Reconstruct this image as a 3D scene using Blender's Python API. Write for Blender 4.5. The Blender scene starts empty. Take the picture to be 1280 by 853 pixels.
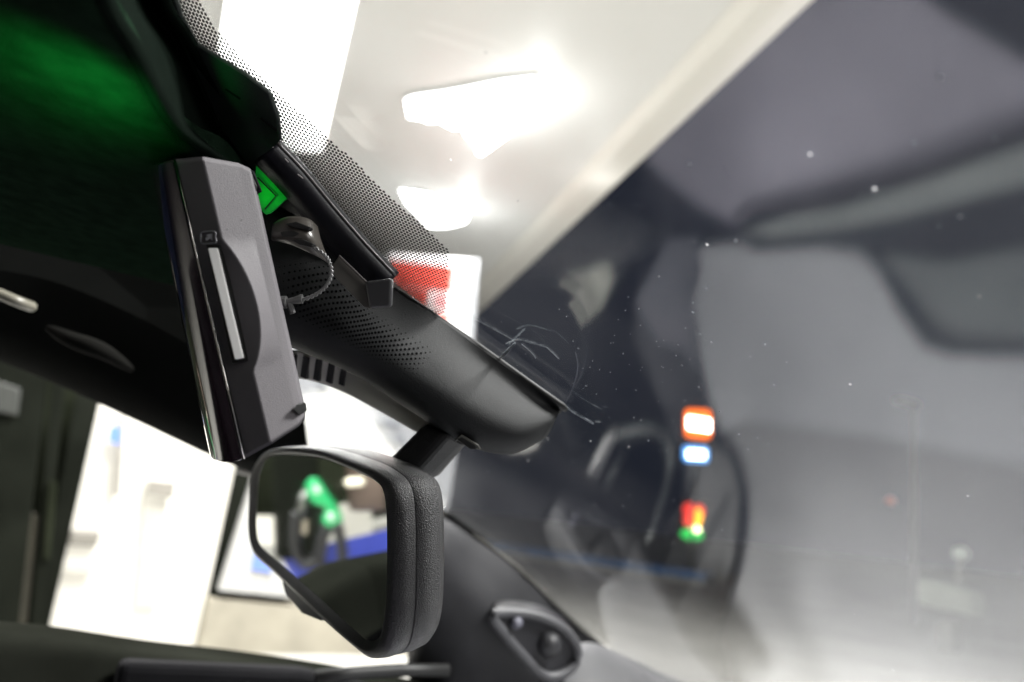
import bpy, bmesh, math, random
from mathutils import Vector as V, Matrix
random.seed(7)
S = bpy.context.scene
C = S.collection
R = math.radians

# ------------------------------------------------------------------ camera
CAM = V((0, 0, 1.25))
PITCH, ROLL, FPX = R(13), R(6.8), 924.0
f_ = V((0, math.cos(PITCH), math.sin(PITCH)))
r0 = V((1, 0, 0)); u0 = V((0, -math.sin(PITCH), math.cos(PITCH)))
r_ = r0 * math.cos(ROLL) + u0 * math.sin(ROLL)
u_ = u0 * math.cos(ROLL) - r0 * math.sin(ROLL)
cd = bpy.data.cameras.new('camera'); co = bpy.data.objects.new('camera', cd); C.objects.link(co)
m = Matrix((r_, u_, -f_)).transposed().to_4x4(); m.translation = CAM
co.matrix_world = m
cd.sensor_width = 36; cd.lens = 36 * FPX / 1280; cd.clip_start = 0.01; cd.clip_end = 500
cd.dof.use_dof = True; cd.dof.focus_distance = 0.285; cd.dof.aperture_fstop = 6.6
S.camera = co

# ------------------------------------------------------------------ world (night)
w = bpy.data.worlds.new('World'); S.world = w; w.use_nodes = True
w.node_tree.nodes['Background'].inputs[0].default_value = (0.35, 0.50, 1.0, 1)
w.node_tree.nodes['Background'].inputs[1].default_value = 0.022
S.view_settings.view_transform = 'Standard'; S.view_settings.look = 'None'
S.view_settings.exposure = 0; S.view_settings.gamma = 1
cy = S.cycles
S.render.engine = 'CYCLES'
cy.use_denoising = True; cy.max_bounces = 10; cy.transparent_max_bounces = 24
cy.sample_clamp_indirect = 6; cy.caustics_reflective = False; cy.caustics_refractive = False

# ------------------------------------------------------------------ lights
def area(name, loc, target, sx, sy, power, col=(1, .97, .92)):
    l = bpy.data.lights.new(name, 'AREA'); l.shape = 'RECTANGLE'; l.size = sx; l.size_y = sy
    l.energy = power; l.color = col
    o = bpy.data.objects.new(name, l); C.objects.link(o); o.location = loc
    o.rotation_euler = (V(target) - V(loc)).to_track_quat('-Z', 'Y').to_euler()
    return o

# ------------------------------------------------------------------ geometry of the view and the car
BE, SL = R(60), R(28)
Fw = V((math.sin(BE), math.cos(BE), 0)); Lt = V((-math.cos(BE), math.sin(BE), 0)); Zu = V((0, 0, 1))
Wn = Fw * math.sin(SL) + Zu * math.cos(SL); Wd = Fw * math.cos(SL) - Zu * math.sin(SL)
WC = 0.14                                            # distance from the phone to the windscreen
def dr(x, y): return f_ + r_ * ((x - 640) / FPX) + u_ * ((426.5 - y) / FPX)
def P(x, y, d): return CAM + dr(x, y) * d
def onp(x, y, n, c):
    d = dr(x, y); return CAM + d * (c / d.dot(n))
def W(x, y, off=0.0): return onp(x, y, Wn, WC - off)
def wdepth(x, y): return WC / dr(x, y).dot(Wn)
def proj(p):
    v = p - CAM; d = v.dot(f_); return (640 + FPX * v.dot(r_) / d, 426.5 - FPX * v.dot(u_) / d)
def dashp(x, y, z):                                  # the dashboard point that the glass mirrors at this place
    p = W(x, y); d = dr(x, y); r = d - Wn * (2 * d.dot(Wn))
    t = (z - p.z) / r.z; l0 = (p - CAM).dot(Lt)
    if r.dot(Lt) > 0: t = min(t, (.712 - l0) / r.dot(Lt))     # or the far door panel, whichever is nearer
    return p + r * t

# ------------------------------------------------------------------ materials
MATS = {}
def mat(name, col, rough=.5, metal=0, bump=0, bscale=200, var=.12, vscale=30, coat=0, emit=None, es=0, spec=.5, wear=0):
    if name in MATS: return MATS[name]
    m = bpy.data.materials.new(name); m.use_nodes = True; nt = m.node_tree; N = nt.nodes; Ln = nt.links
    b = N['Principled BSDF']; b.inputs['Roughness'].default_value = rough; b.inputs['Metallic'].default_value = metal
    b.inputs['Coat Weight'].default_value = coat; b.inputs['Specular IOR Level'].default_value = spec
    tc = N.new('ShaderNodeTexCoord'); nz = N.new('ShaderNodeTexNoise'); nz.inputs['Scale'].default_value = vscale
    nz.inputs['Detail'].default_value = 5
    Ln.new(tc.outputs['Object'], nz.inputs['Vector'])
    rp = N.new('ShaderNodeValToRGB'); e = rp.color_ramp.elements
    e[0].position = .3; e[1].position = .72
    e[0].color = tuple(c * (1 - var) for c in col) + (1,); e[1].color = tuple(min(1, c * (1 + var)) for c in col) + (1,)
    Ln.new(nz.outputs['Fac'], rp.inputs[0]); Ln.new(rp.outputs[0], b.inputs['Base Color'])
    if wear:
        mp = N.new('ShaderNodeMapRange'); mp.inputs[1].default_value = .3; mp.inputs[2].default_value = .7
        mp.inputs[3].default_value = rough - wear; mp.inputs[4].default_value = rough + wear
        Ln.new(nz.outputs['Fac'], mp.inputs[0]); Ln.new(mp.outputs[0], b.inputs['Roughness'])
    if bump:
        n2 = N.new('ShaderNodeTexNoise'); n2.inputs['Scale'].default_value = bscale; n2.inputs['Detail'].default_value = 3
        Ln.new(tc.outputs['Object'], n2.inputs['Vector'])
        bp = N.new('ShaderNodeBump'); bp.inputs['Strength'].default_value = bump; bp.inputs['Distance'].default_value = .0006
        Ln.new(n2.outputs['Fac'], bp.inputs['Height']); Ln.new(bp.outputs[0], b.inputs['Normal'])
    if emit:
        b.inputs['Emission Color'].default_value = tuple(emit) + (1,); b.inputs['Emission Strength'].default_value = es
    MATS[name] = m; return m

def glass_mat():
    m = bpy.data.materials.new('windscreen glass'); m.use_nodes = True; nt = m.node_tree; N = nt.nodes; Ln = nt.links
    N.remove(N['Principled BSDF']); out = N['Material Output']
    tr = N.new('ShaderNodeBsdfTransparent'); tr.inputs[0].default_value = (.985, .99, .99, 1)
    gl = N.new('ShaderNodeBsdfGlossy'); gl.inputs['Roughness'].default_value = .07
    # Schlick reflectance, the same on both faces of the pane
    ge = N.new('ShaderNodeNewGeometry'); dt = N.new('ShaderNodeVectorMath'); dt.operation = 'DOT_PRODUCT'
    Ln.new(ge.outputs['Normal'], dt.inputs[0]); Ln.new(ge.outputs['Incoming'], dt.inputs[1])
    def mth(op, a, b=None):
        n = N.new('ShaderNodeMath'); n.operation = op
        for k, v in enumerate((a, b)):
            if v is None: continue
            if isinstance(v, (int, float)): n.inputs[k].default_value = v
            else: Ln.new(v, n.inputs[k])
        return n.outputs[0]
    F0 = .065
    fr = mth('ADD', mth('MULTIPLY', mth('POWER', mth('SUBTRACT', 1.0, mth('ABSOLUTE', dt.outputs['Value'])), 5), 1 - F0), F0)
    mx = N.new('ShaderNodeMixShader'); Ln.new(fr, mx.inputs[0]); Ln.new(tr.outputs[0], mx.inputs[1]); Ln.new(gl.outputs[0], mx.inputs[2])
    # fine dust that clings to the pane
    tc = N.new('ShaderNodeTexCoord'); vo = N.new('ShaderNodeTexVoronoi'); vo.inputs['Scale'].default_value = 110
    Ln.new(tc.outputs['Object'], vo.inputs['Vector'])
    lt = N.new('ShaderNodeMath'); lt.operation = 'LESS_THAN'; lt.inputs[1].default_value = .05; Ln.new(vo.outputs['Distance'], lt.inputs[0])
    sp = N.new('ShaderNodeSeparateColor'); Ln.new(vo.outputs['Color'], sp.inputs[0])
    g = N.new('ShaderNodeMath'); g.operation = 'GREATER_THAN'; g.inputs[1].default_value = .86; Ln.new(sp.outputs[0], g.inputs[0])
    mu = N.new('ShaderNodeMath'); mu.operation = 'MULTIPLY'; Ln.new(lt.outputs[0], mu.inputs[0]); Ln.new(g.outputs[0], mu.inputs[1])
    mu1 = N.new('ShaderNodeMath'); mu1.operation = 'MULTIPLY'; mu1.inputs[1].default_value = .35; Ln.new(mu.outputs[0], mu1.inputs[0])
    # a thin, uneven film of grime over the whole pane
    nz = N.new('ShaderNodeTexNoise'); nz.inputs['Scale'].default_value = 9; nz.inputs['Detail'].default_value = 6; Ln.new(tc.outputs['Object'], nz.inputs['Vector'])
    mr = N.new('ShaderNodeMapRange'); mr.inputs[1].default_value = .35; mr.inputs[2].default_value = .75
    mr.inputs[3].default_value = .0008; mr.inputs[4].default_value = .004; Ln.new(nz.outputs['Fac'], mr.inputs[0])
    ad = N.new('ShaderNodeMath'); ad.operation = 'MAXIMUM'; Ln.new(mu1.outputs[0], ad.inputs[0]); Ln.new(mr.outputs[0], ad.inputs[1])
    tl = N.new('ShaderNodeBsdfTranslucent'); tl.inputs[0].default_value = (.8, .8, .82, 1)
    m2 = N.new('ShaderNodeMixShader'); Ln.new(ad.outputs[0], m2.inputs[0]); Ln.new(mx.outputs[0], m2.inputs[1]); Ln.new(tl.outputs[0], m2.inputs[2])
    Ln.new(m2.outputs[0], out.inputs[0]); return m

# ------------------------------------------------------------------ mesh helpers
def tag(o, label=None, cat=None, group=None, kind=None):
    if label: o['label'] = label
    if cat: o['category'] = cat
    if group: o['group'] = group
    if kind: o['kind'] = kind
    return o
def link(name, verts, faces, m, parent=None, smooth=False, bevel=0, segs=2, solid=0, soff=-1, angle=30):
    me = bpy.data.meshes.new(name); me.from_pydata([tuple(v) for v in verts], [], faces); me.validate()
    bm = bmesh.new(); bm.from_mesh(me); bmesh.ops.remove_doubles(bm, verts=bm.verts, dist=1e-7)
    bmesh.ops.recalc_face_normals(bm, faces=bm.faces); bm.to_mesh(me); bm.free()
    o = bpy.data.objects.new(name, me); C.objects.link(o); me.materials.append(m)
    if parent: o.parent = parent
    if smooth:
        for p in me.polygons: p.use_smooth = True
    if solid:
        md = o.modifiers.new('s', 'SOLIDIFY'); md.thickness = solid; md.offset = soff
    if bevel:
        md = o.modifiers.new('b', 'BEVEL'); md.width = bevel; md.segments = segs; md.limit_method = 'ANGLE'; md.angle_limit = R(angle)
        md.harden_normals = smooth
    return o
def empty(name, loc=(0, 0, 0)):
    # parts are modelled in world space, so the Empty stands at the origin of its parts' coordinates
    o = bpy.data.objects.new(name, None); o.empty_display_size = .01; C.objects.link(o); return o
def prism(pts, vec):
    """outline pts extruded along vec"""
    n = len(pts); vs = list(pts) + [p + vec for p in pts]
    fs = [tuple(range(n)), tuple(range(2 * n - 1, n - 1, -1))] + [(i, (i + 1) % n, n + (i + 1) % n, n + i) for i in range(n)]
    return vs, fs
def boxp(c, ax, ay, az):
    """box centred at c with half-extent vectors"""
    q = [c - ax - ay - az, c + ax - ay - az, c + ax + ay - az, c - ax + ay - az]
    return prism(q, az * 2)
def merge(*parts):
    vs, fs = [], []
    for v, f in parts:
        n = len(vs); vs += list(v); fs += [tuple(i + n for i in q) for q in f]
    return vs, fs
def cr(a, b, c, d, t):
    return (b * 2 + (c - a) * t + (a * 2 - b * 5 + c * 4 - d) * t * t + (b * 3 - a - c * 3 + d) * t ** 3) * .5
def spline(pts, n, closed=False):
    """catmull-rom through pts, n samples per span"""
    o = []; k = len(pts)
    rng = range(k) if closed else range(k - 1)
    for i in rng:
        if closed: a, b, c, d = pts[i - 1], pts[i], pts[(i + 1) % k], pts[(i + 2) % k]
        else: a, b, c, d = pts[max(i - 1, 0)], pts[i], pts[i + 1], pts[min(i + 2, k - 1)]
        for j in range(n): o.append(cr(a, b, c, d, j / n))
    if not closed: o.append(pts[-1])
    return o
def patch(rows, n=6, m=6):
    """smooth sheet through a grid of world points"""
    g = [spline(r, n) for r in rows]
    cols = list(zip(*g)); g2 = [spline(list(c), m) for c in cols]     # g2[col][row]
    nc, nr = len(g2), len(g2[0]); vs = [p for c in g2 for p in c]
    fs = [(i * nr + j, (i + 1) * nr + j, (i + 1) * nr + j + 1, i * nr + j + 1) for i in range(nc - 1) for j in range(nr - 1)]
    return vs, fs
def tube(path, rad, seg=8):
    vs, fs = [], []; n = len(path)
    for i, p in enumerate(path):
        t = (path[min(i + 1, n - 1)] - path[max(i - 1, 0)]).normalized()
        a = t.cross(V((.3, .2, 1))).normalized(); b = t.cross(a)
        r = rad(i / (n - 1)) if callable(rad) else rad
        vs += [p + a * (r * math.cos(2 * math.pi * k / seg)) + b * (r * math.sin(2 * math.pi * k / seg)) for k in range(seg)]
    for i in range(n - 1):
        for k in range(seg):
            fs.append((i * seg + k, i * seg + (k + 1) % seg, (i + 1) * seg + (k + 1) % seg, (i + 1) * seg + k))
    fs += [tuple(range(seg)), tuple(range(len(vs) - 1, len(vs) - seg - 1, -1))]
    return vs, fs
def loft(tops, bots, rings, fn=None):
    """closed profile swept from tops to bots; fn(i, s) adds to point i of the ring at s"""
    k = len(tops); vs, fs = [], []
    for r in range(rings + 1):
        s = r / rings
        for i in range(k):
            p = tops[i].lerp(bots[i], s)
            if fn: p = p + fn(i, s)
            vs.append(p)
    for r in range(rings):
        for i in range(k):
            j = (i + 1) % k; fs.append((r * k + i, r * k + j, (r + 1) * k + j, (r + 1) * k + i))
    fs += [tuple(range(k)), tuple(range(rings * k + k - 1, rings * k - 1, -1))]
    return vs, fs
def inside(x, y, poly):
    c = False; j = len(poly) - 1
    for i in range(len(poly)):
        xi, yi = poly[i]; xj, yj = poly[j]
        if (yi > y) != (yj > y) and x < (xj - xi) * (y - yi) / (yj - yi) + xi: c = not c
        j = i
    return c
def segd(x, y, line):
    best = 1e9
    for (a, b), (c, d) in zip(line, line[1:]):
        t = max(0, min(1, ((x - a) * (c - a) + (y - b) * (d - b)) / ((c - a) ** 2 + (d - b) ** 2)))
        best = min(best, math.hypot(x - a - t * (c - a), y - b - t * (d - b)))
    return best

# materials of the cabin
M_head = mat('headliner felt', (.008, .016, .010), .95, spec=.0, bump=.6, bscale=900, var=.25, vscale=120)
M_trim = mat('black trim', (.006, .009, .007), .95, spec=.0, bump=.35, bscale=1600, var=.15, vscale=60)
M_cover = mat('cover plastic', (.011, .012, .013), .6, spec=.3, bump=.4, bscale=2500, var=.1, vscale=90)
M_gloss = mat('black gloss', (.006, .006, .009), .5, var=.3, spec=.15, bump=.3, bscale=400)
M_satin = mat('satin black', (.020, .020, .023), .34, bump=.25, bscale=1500, wear=.06)
M_frit = mat('frit black', (.004, .004, .004), .55, var=.05)

# ================================================================== OUTSIDE
GZ, CZ = 0.0, CAM.z + 3.3
def floorp(x, y, z):
    d = dr(x, y); return CAM + d * ((z - CAM.z) / d.z)
M_conc = mat('forecourt concrete', (.36, .352, .325), .75, bump=.3, bscale=30, var=.18, vscale=.7)
vs, fs = [V((-250, -250, 0)), V((250, -250, 0)), V((250, 250, 0)), V((-250, 250, 0))], [(0, 1, 2, 3)]
tag(link('forecourt', vs, fs, M_conc), 'pale concrete forecourt under the canopy', 'ground', kind='structure')

# canopy: underside with a raised lip along its long edge
eA, eB = floorp(1020, 0, CZ), floorp(588, 402, CZ)
e = (eB - eA).normalized(); inn = V((-e.y, e.x, 0))
if inn.dot(V((-1, 0, 0))) < 0: inn = -inn
can = tag(empty('canopy'), 'pale underside of the station canopy, cut off on a slant against the night sky', 'canopy')
M_can = mat('canopy white', (.80, .80, .79), .38, var=.015, vscale=.4, spec=.4)
c0 = eA - e * 9; LEN = (eB - eA).length + 9 + 3
def canbox(a0, a1, b0, b1, z0, z1):
    q = [c0 + e * a0 + inn * b0, c0 + e * a1 + inn * b0, c0 + e * a1 + inn * b1, c0 + e * a0 + inn * b1]
    q = [V((p.x, p.y, z0)) for p in q]; return prism(q, V((0, 0, z1 - z0)))
link('soffit', *canbox(0, LEN, .42, 15, CZ + .03, CZ + .5), M_can, can)
q = [(0, CZ + .52), (0, CZ + .0), (.30, CZ - .02), (.36, CZ + .0), (.419, CZ + .028), (.419, CZ + .52)]
pts = [V((*(c0 + inn * b).xy, z)) for b, z in q]
link('fascia', *prism(pts, e * LEN), mat('fascia cream', (.86, .84, .79), .3, var=.02, vscale=.6), can, bevel=.03, segs=3)
M_lamp = mat('lit diffuser', (.9, .9, .9), .5, emit=(1, .985, .95), es=5, var=.02)
M_lampframe = mat('lamp frame', (.7, .7, .7), .4)
def quadglow(name, pix, label, thick=.05, z=CZ, mt=None, es=1):  # also draws the added glare patches, which are no fittings
    t = tag(empty(name), label, 'ceiling light', 'lights set in the canopy')
    pts = [floorp(x, y, z - .012) for x, y in pix]
    c = sum(pts, V()) / len(pts)
    link('diffuser', *prism(pts, V((0, 0, thick))), mt or M_lamp, t)
    fr = [c + (p - c) * 1.03 + V((0, 0, .008)) for p in pts]
    link('frame', *prism(fr, V((0, 0, thick))), M_lampframe, t)
    return c
quadglow('canopy_glow', [(300, -110), (470, -110), (402, 190), (255, 190)], 'wide bright white light panel in the canopy above the dotted glass edge')
M_glare = mat('glare white', (.9, .9, .9), .3, emit=(1, 1, .98), es=9)  # glare on the soffit, drawn as glowing shapes where no lamp hangs
quadglow('canopy_glow', [(507, 126), (516, 122), (560, 116), (625, 103), (668, 98), (676, 112), (670, 140), (640, 166), (602, 194), (597, 192), (594, 176), (584, 172), (578, 160), (566, 161), (548, 151), (536, 153), (528, 149), (511, 147)], 'jagged glare patch in the middle of the canopy, drawn as a glowing shape, the larger of the two', mt=M_glare)
quadglow('canopy_glow', [(500, 238), (532, 243), (546, 247), (550, 260), (562, 250), (580, 250), (588, 262), (582, 278), (560, 284), (536, 284), (522, 268), (508, 254)], 'small glare patch, drawn as a glowing shape, just above the dotted glass band, left of the red sign', mt=M_glare)

WH = (1, .99, .965)
for px, py, e_ in ((672, 118, 9), (630, 150, 6), (582, 262, 6), (752, 222, 2.5)):  # added point lights without fittings, spreading a halo around the glare
    l = bpy.data.lights.new('halo_light', 'POINT'); l.energy = e_; l.color = (1, 1, .98); l.shadow_soft_size = .12
    o = bpy.data.objects.new('halo_light', l); C.objects.link(o); o.location = floorp(px, py, CZ) - Zu * .28
cc = floorp(370, 40, CZ - .06)
area('canopy_lamp', cc, cc - Zu, 1.6, 1.0, 420, WH)
cc2 = CAM + Fw * 1.2 + Lt * 3.2 + Zu * 3.2
area('canopy_lamp', cc2, cc2 - Zu, 1.4, 1.4, 500, WH)
cc3 = CAM + Fw * 2.5 - Lt * .7 + Zu * 3.2
area('canopy_lamp', cc3, cc3 - Zu, 1.2, 1.2, 600, WH)
cc4 = CAM + Lt * 7.0 + Fw * 4.4 + Zu * 3.1
area('canopy_lamp', cc4, cc4 - Zu, 2, 2, 380, WH)
cc5 = CAM - Fw * 3.0 + Lt * 3.0 + Zu * 3.1
area('canopy_lamp', cc5, cc5 - Zu, 1.5, 1.5, 330, WH)

# red and white sign box seen through the dots
LS = V((Lt.x, Lt.y, 0)); SD = 7.0
def S_(x, y, c=SD): return onp(x, y, LS, c)
def slab(name, pix, c, thick, m, parent=None, n=LS, **k):
    pts = [onp(x, y, n, c) for x, y in pix]; return link(name, *prism(pts, n * thick), m, parent, **k)
sg = tag(empty('pylon_sign'), 'white lit sign box with red panels behind the end of the dotted band', 'sign')
M_wlit = mat('lit white acrylic', (.85, .85, .85), .3, emit=(1, 1, 1), es=.3)
M_rlit = mat('lit red acrylic', (.6, .06, .04), .3, emit=(.8, .13, .08), es=.2)
slab('box', [(488, 314), (593, 323), (585, 440), (480, 430)], SD, .3, M_wlit, sg, bevel=.05)
slab('red_panel', [(488, 326), (568, 334), (564, 364), (485, 356)], SD - .02, .018, M_rlit, sg)
slab('red_panel', [(484, 358), (536, 364), (532, 388), (481, 382)], SD - .02, .018, M_rlit, sg)
slab('red_panel', [(480, 386), (562, 392), (556, 428), (476, 420)], SD - .02, .018, M_rlit, sg)
slab('pink_panel', [(545, 366), (562, 369), (561, 386), (543, 383)], SD - .02, .018, mat('pink', (.6, .25, .25), .3, emit=(1, .45, .45), es=.6), sg)
slab('frame', [(592, 323), (599, 324), (591, 440), (584, 440)], SD + .01, .3, mat('sign frame', (.35, .36, .38), .4), sg)
slab('post', [(530, 425), (556, 425), (530, 640), (505, 640)], SD + .1, .15, M_lampframe, sg)

# white poster board between the cover and the mirror
pb = tag(empty('poster_board'), 'white board with blurred grey print, seen between the mirror and the cover above it', 'board')
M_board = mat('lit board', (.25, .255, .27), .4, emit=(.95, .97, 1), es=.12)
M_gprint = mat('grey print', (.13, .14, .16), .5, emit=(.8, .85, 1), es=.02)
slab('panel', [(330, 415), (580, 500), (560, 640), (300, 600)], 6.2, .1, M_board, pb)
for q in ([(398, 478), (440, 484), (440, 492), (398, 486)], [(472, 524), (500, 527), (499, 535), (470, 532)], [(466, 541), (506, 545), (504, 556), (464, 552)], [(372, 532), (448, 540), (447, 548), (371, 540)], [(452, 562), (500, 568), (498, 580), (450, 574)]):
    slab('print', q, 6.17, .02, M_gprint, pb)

# shop front seen through the far side window
sh = tag(empty('shop_front'), 'brightly lit shop front with dark frames beyond the side window', 'shop')
M_cream = mat('lit shop pane', (.5, .48, .43), .4, emit=(1, .965, .86), es=.42, var=.12, vscale=.8)
M_dk = mat('dark frame', (.008, .009, .007), .8, spec=.0, vscale=2, var=.4)
M_dk2 = mat('dark olive wall', (.012, .014, .009), .9, spec=.0, vscale=1.5, var=.5)
D0 = 6.0
slab('wall', [(-120, 380), (420, 500), (400, 900), (-160, 900)], D0 + .6, .2, M_dk2, sh)
slab('window', [(128, 470), (322, 560), (248, 812), (52, 792)], D0 + .2, .25, M_cream, sh)
slab('window_frame', [(306, 540), (326, 540), (266, 815), (248, 812)], D0 + .1, .3, M_dk, sh)
slab('window_frame', [(100, 470), (132, 470), (60, 792), (42, 792)], D0 + .1, .3, M_dk, sh)
slab('column', [(-20, 440), (62, 450), (22, 790), (-60, 800)], D0 - .4, .4, M_dk, sh)
slab('column', [(66, 460), (84, 460), (50, 790), (38, 790)], D0 - .3, .4, M_dk, sh)
M_ol = mat('olive patch', (.035, .032, .02), .6, vscale=2, var=.4)  # tone patches over the dark frames, coloured slabs that give no light
slab('wall_patch', [(38, 640), (50, 644), (34, 780), (18, 780)], D0 - .25, .03, M_ol, sh, bevel=.01)
slab('wall_patch', [(-20, 470), (26, 486), (22, 520), (-20, 512)], D0 - .45, .03, mat('dim patch', (.018, .02, .017), .6), sh, bevel=.01)
slab('wall_patch', [(60, 600), (72, 604), (62, 700), (54, 700)], D0 - .34, .03, M_dk2, sh, bevel=.01)
M_grey = mat('grey shelf', (.16, .15, .13), .5, emit=(1, .95, .85), es=.08)
M_cs = mat('cream shade', (.34, .33, .29), .5, emit=(1, .95, .85), es=.2)
slab('shelf', [(88, 662), (126, 664), (122, 684), (84, 682)], D0 + .12, .06, M_grey, sh, bevel=.02)
slab('shelf', [(72, 706), (118, 709), (115, 718), (69, 716)], D0 + .12, .06, M_cs, sh)
slab('fridge', [(182, 600), (212, 604), (196, 760), (168, 760)], D0 + .14, .06, M_cs, sh)
slab('poster', [(186, 600), (220, 604), (216, 624), (183, 618)], D0 + .06, .02, M_grey, sh)
slab('door_bar', [(149, 520), (156, 520), (149, 620), (142, 620)], D0 + .1, .05, M_grey, sh)
slab('blue_sticker', [(138, 532), (152, 536), (149, 556), (136, 551)], D0 + .06, .02, mat('blue sticker', (.05, .1, .5), .4, emit=(.2, .35, 1), es=.8), sh)
slab('pale_panel', [(326, 570), (380, 590), (372, 748), (274, 738)], D0 + .0, .3, mat('pale panel', (.36, .36, .35), .5), sh)
slab('plinth', [(262, 748), (540, 775), (560, 900), (230, 900)], D0 + .02, .3, mat('plinth beige', (.27, .25, .20), .8, vscale=3, var=.2), sh)
slab('blue_mark', [(318, 690), (342, 694), (338, 716), (314, 712)], D0 - .02, .018, mat('blue mark', (.12, .2, .6), .5), sh)

# items on the forecourt that show low in the windscreen
def gbox(name, px, py, w, d, h, m, parent=None, rot=0, z0=0.0):
    p = floorp(px, py, z0) if py > 0 else V((0, 0, 0))
    return p
k0, k1 = floorp(520, 676, .05), floorp(760, 712, .05)
kv = (k1 - k0).normalized(); kn = V((-kv.y, kv.x, 0))
kb = tag(empty('kerb'), 'low pale kerb with a blue band crossing the forecourt beyond the pillar', 'kerb')
link('concrete', *boxp((k0 + k1) / 2 + V((0, 0, .12)), kv * 6, kn * .5, Zu * .17), mat('kerb concrete', (.5, .49, .45), .7), kb, bevel=.02)
link('paint', *boxp((k0 + k1) / 2 + V((0, 0, .20)), kv * 6, kn * .52, Zu * .10), mat('kerb blue', (.09, .24, .55), .6, var=.4, vscale=2), kb)

def roadlamp(px, py, d, h, label):
    t = tag(empty('street_lamp'), label, 'street lamp')
    b = P(px, py, d); b = V((b.x, b.y, 0))
    link('pole', *tube([b, b + Zu * h * .5, b + Zu * h], lambda s: .09 - .04 * s), mat('lamp pole', (.16, .16, .17), .5), t)
    link('head', *boxp(b + Zu * h + Fw * -.25, Fw * .35, Lt * .1, Zu * .05), mat('lamp head', (.4, .4, .4), .4), t)
roadlamp(1142, 600, 16, 4.6, 'thin pale lamp post standing beyond the forecourt at the right')
# small pale cabinet and its lamp at the lower right
cb = tag(empty('service_cabinet'), 'pale green-white cabinet low at the right of the windscreen view', 'cabinet')
q = [onp(x, y, f_, 11) for x, y in [(1145, 722), (1212, 738), (1218, 772), (1146, 756)]]
link('body', *prism([V((p.x, p.y, p.z)) for p in q], Fw * .4), mat('cabinet', (.26, .28, .24), .5, emit=(.8, .9, .75), es=.04), cb, bevel=.05)
q = [onp(x, y, f_, 10.98) for x, y in [(1170, 775), (1190, 775), (1190, 830), (1170, 830)]]
link('foot', *prism(q, Fw * .3), mat('cabinet foot', (.2, .2, .18), .6), cb)
lo = P(1201, 692, 11)
link('globe', *tube([lo - Zu * .1, lo - Zu * .07, lo, lo + Zu * .07, lo + Zu * .1], lambda s: .02 + .10 * math.sin(math.pi * s), 16), mat('globe', (.3, .33, .3), .4, emit=(.8, .9, .8), es=.10), cb, smooth=True)
link('globe_post', *tube([lo - Zu * .08, P(1196, 730, 11)], .03), MATS['cabinet foot'], cb)
rl = P(1113, 626, 18)
tag(link('marker_light', *tube([rl - Zu * .09, rl - Zu * .06, rl, rl + Zu * .06, rl + Zu * .09], lambda s: .02 + .09 * math.sin(math.pi * s), 14), mat('marker', (.5, .1, .08), .4, emit=(1, .3, .2), es=.22), smooth=True), 'faint reddish marker light in the distance beside the lamp post', 'marker light')

# lit price sign and traffic signal
def disc(c, n, r, th, seg=20, sx=1, sy=1):
    a = n.cross(Zu).normalized(); b = a.cross(n)
    return prism([c + a * (r * sx * math.cos(2 * math.pi * k / seg)) + b * (r * sy * math.sin(2 * math.pi * k / seg)) for k in range(seg)], n * th)
M_or = mat('orange lit', (.8, .2, .02), .4, emit=(1, .16, .01), es=2.2)
M_wt = mat('white lit', (.9, .9, .9), .4, emit=(1, .93, .8), es=14)
M_bl = mat('blue lit', (.2, .5, .9), .4, emit=(.10, .40, 1), es=1.6)
M_hous = mat('signal housing', (.02, .02, .02), .6)
ls = tag(empty('led_sign'), 'orange and blue-white lit sign, the upper of the two coloured lights in the windscreen', 'sign')
DS = 22
def fq(pts, d): return [P(x, y, d) for x, y in pts]
link('orange_panel', *prism(fq([(857, 511), (891, 513), (891, 551), (857, 548)], DS), f_ * .3), M_or, ls, bevel=.15)
link('white_bar', *prism(fq([(860, 521), (888, 525), (888, 540), (860, 536)], DS - .05), f_ * .04), M_wt, ls)
link('blue_panel', *prism(fq([(855, 558), (887, 560), (887, 580), (855, 578)], DS), f_ * .3), M_bl, ls, bevel=.1)
link('white_bar', *prism(fq([(859, 563), (882, 564), (882, 574), (859, 573)], DS - .05), f_ * .04), mat('cold lit', (.9, .9, .9), .4, emit=(.75, .9, 1), es=9), ls)
link('housing', *prism(fq([(855, 509), (892, 511), (889, 582), (852, 580)], DS + .35), f_ * .2), M_hous, ls)
pp = P(871, 580, DS + .45)
link('post', *tube([pp, V((pp.x, pp.y, 0))], .04), M_hous, ls)
tl = tag(empty('traffic_signal'), 'small traffic signal glowing red, amber and green below the orange and blue sign', 'traffic light')
DT = 26
for x, y, r, col, es in ((862, 638, 9, (1, .03, .02), 1.5), (873, 640, 9, (1, .05, .02), 1.5), (861, 651, 7, (1, .08, .03), 1.2)):
    link('red_lamp', *disc(P(x, y, DT), f_, r / FPX * DT, .1, 20, .9, 1), mat('red lit', (.8, .05, .02), .4, emit=(1, .04, .03), es=1.3), tl)
link('amber_lamp', *disc(P(872, 648, DT - .12), f_, 7.5 / FPX * DT, .1, 20, .8, 1.5), mat('amber lit', (.8, .5, .02), .4, emit=(1, .42, .01), es=3.2), tl)
link('white_core', *disc(P(870, 662, DT - .3), f_, 4.5 / FPX * DT, .05, 16, 1.4, .8), mat('core lit', (.9, .9, .7), .4, emit=(1, 1, .6), es=6), tl)
link('green_lamp', *disc(P(865, 669, DT - .15), f_, 9.5 / FPX * DT, .1, 20, 1.5, .7), mat('green lit', (.02, .6, .1), .4, emit=(.01, .75, .12), es=1.3), tl)
link('housing', *prism(fq([(853, 627), (885, 629), (881, 680), (849, 678)], DT + .2), f_ * .3), M_hous, tl)
pp = P(866, 678, DT + .35)
link('post', *tube([pp, V((pp.x, pp.y, 0))], .06), M_hous, tl)

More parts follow.
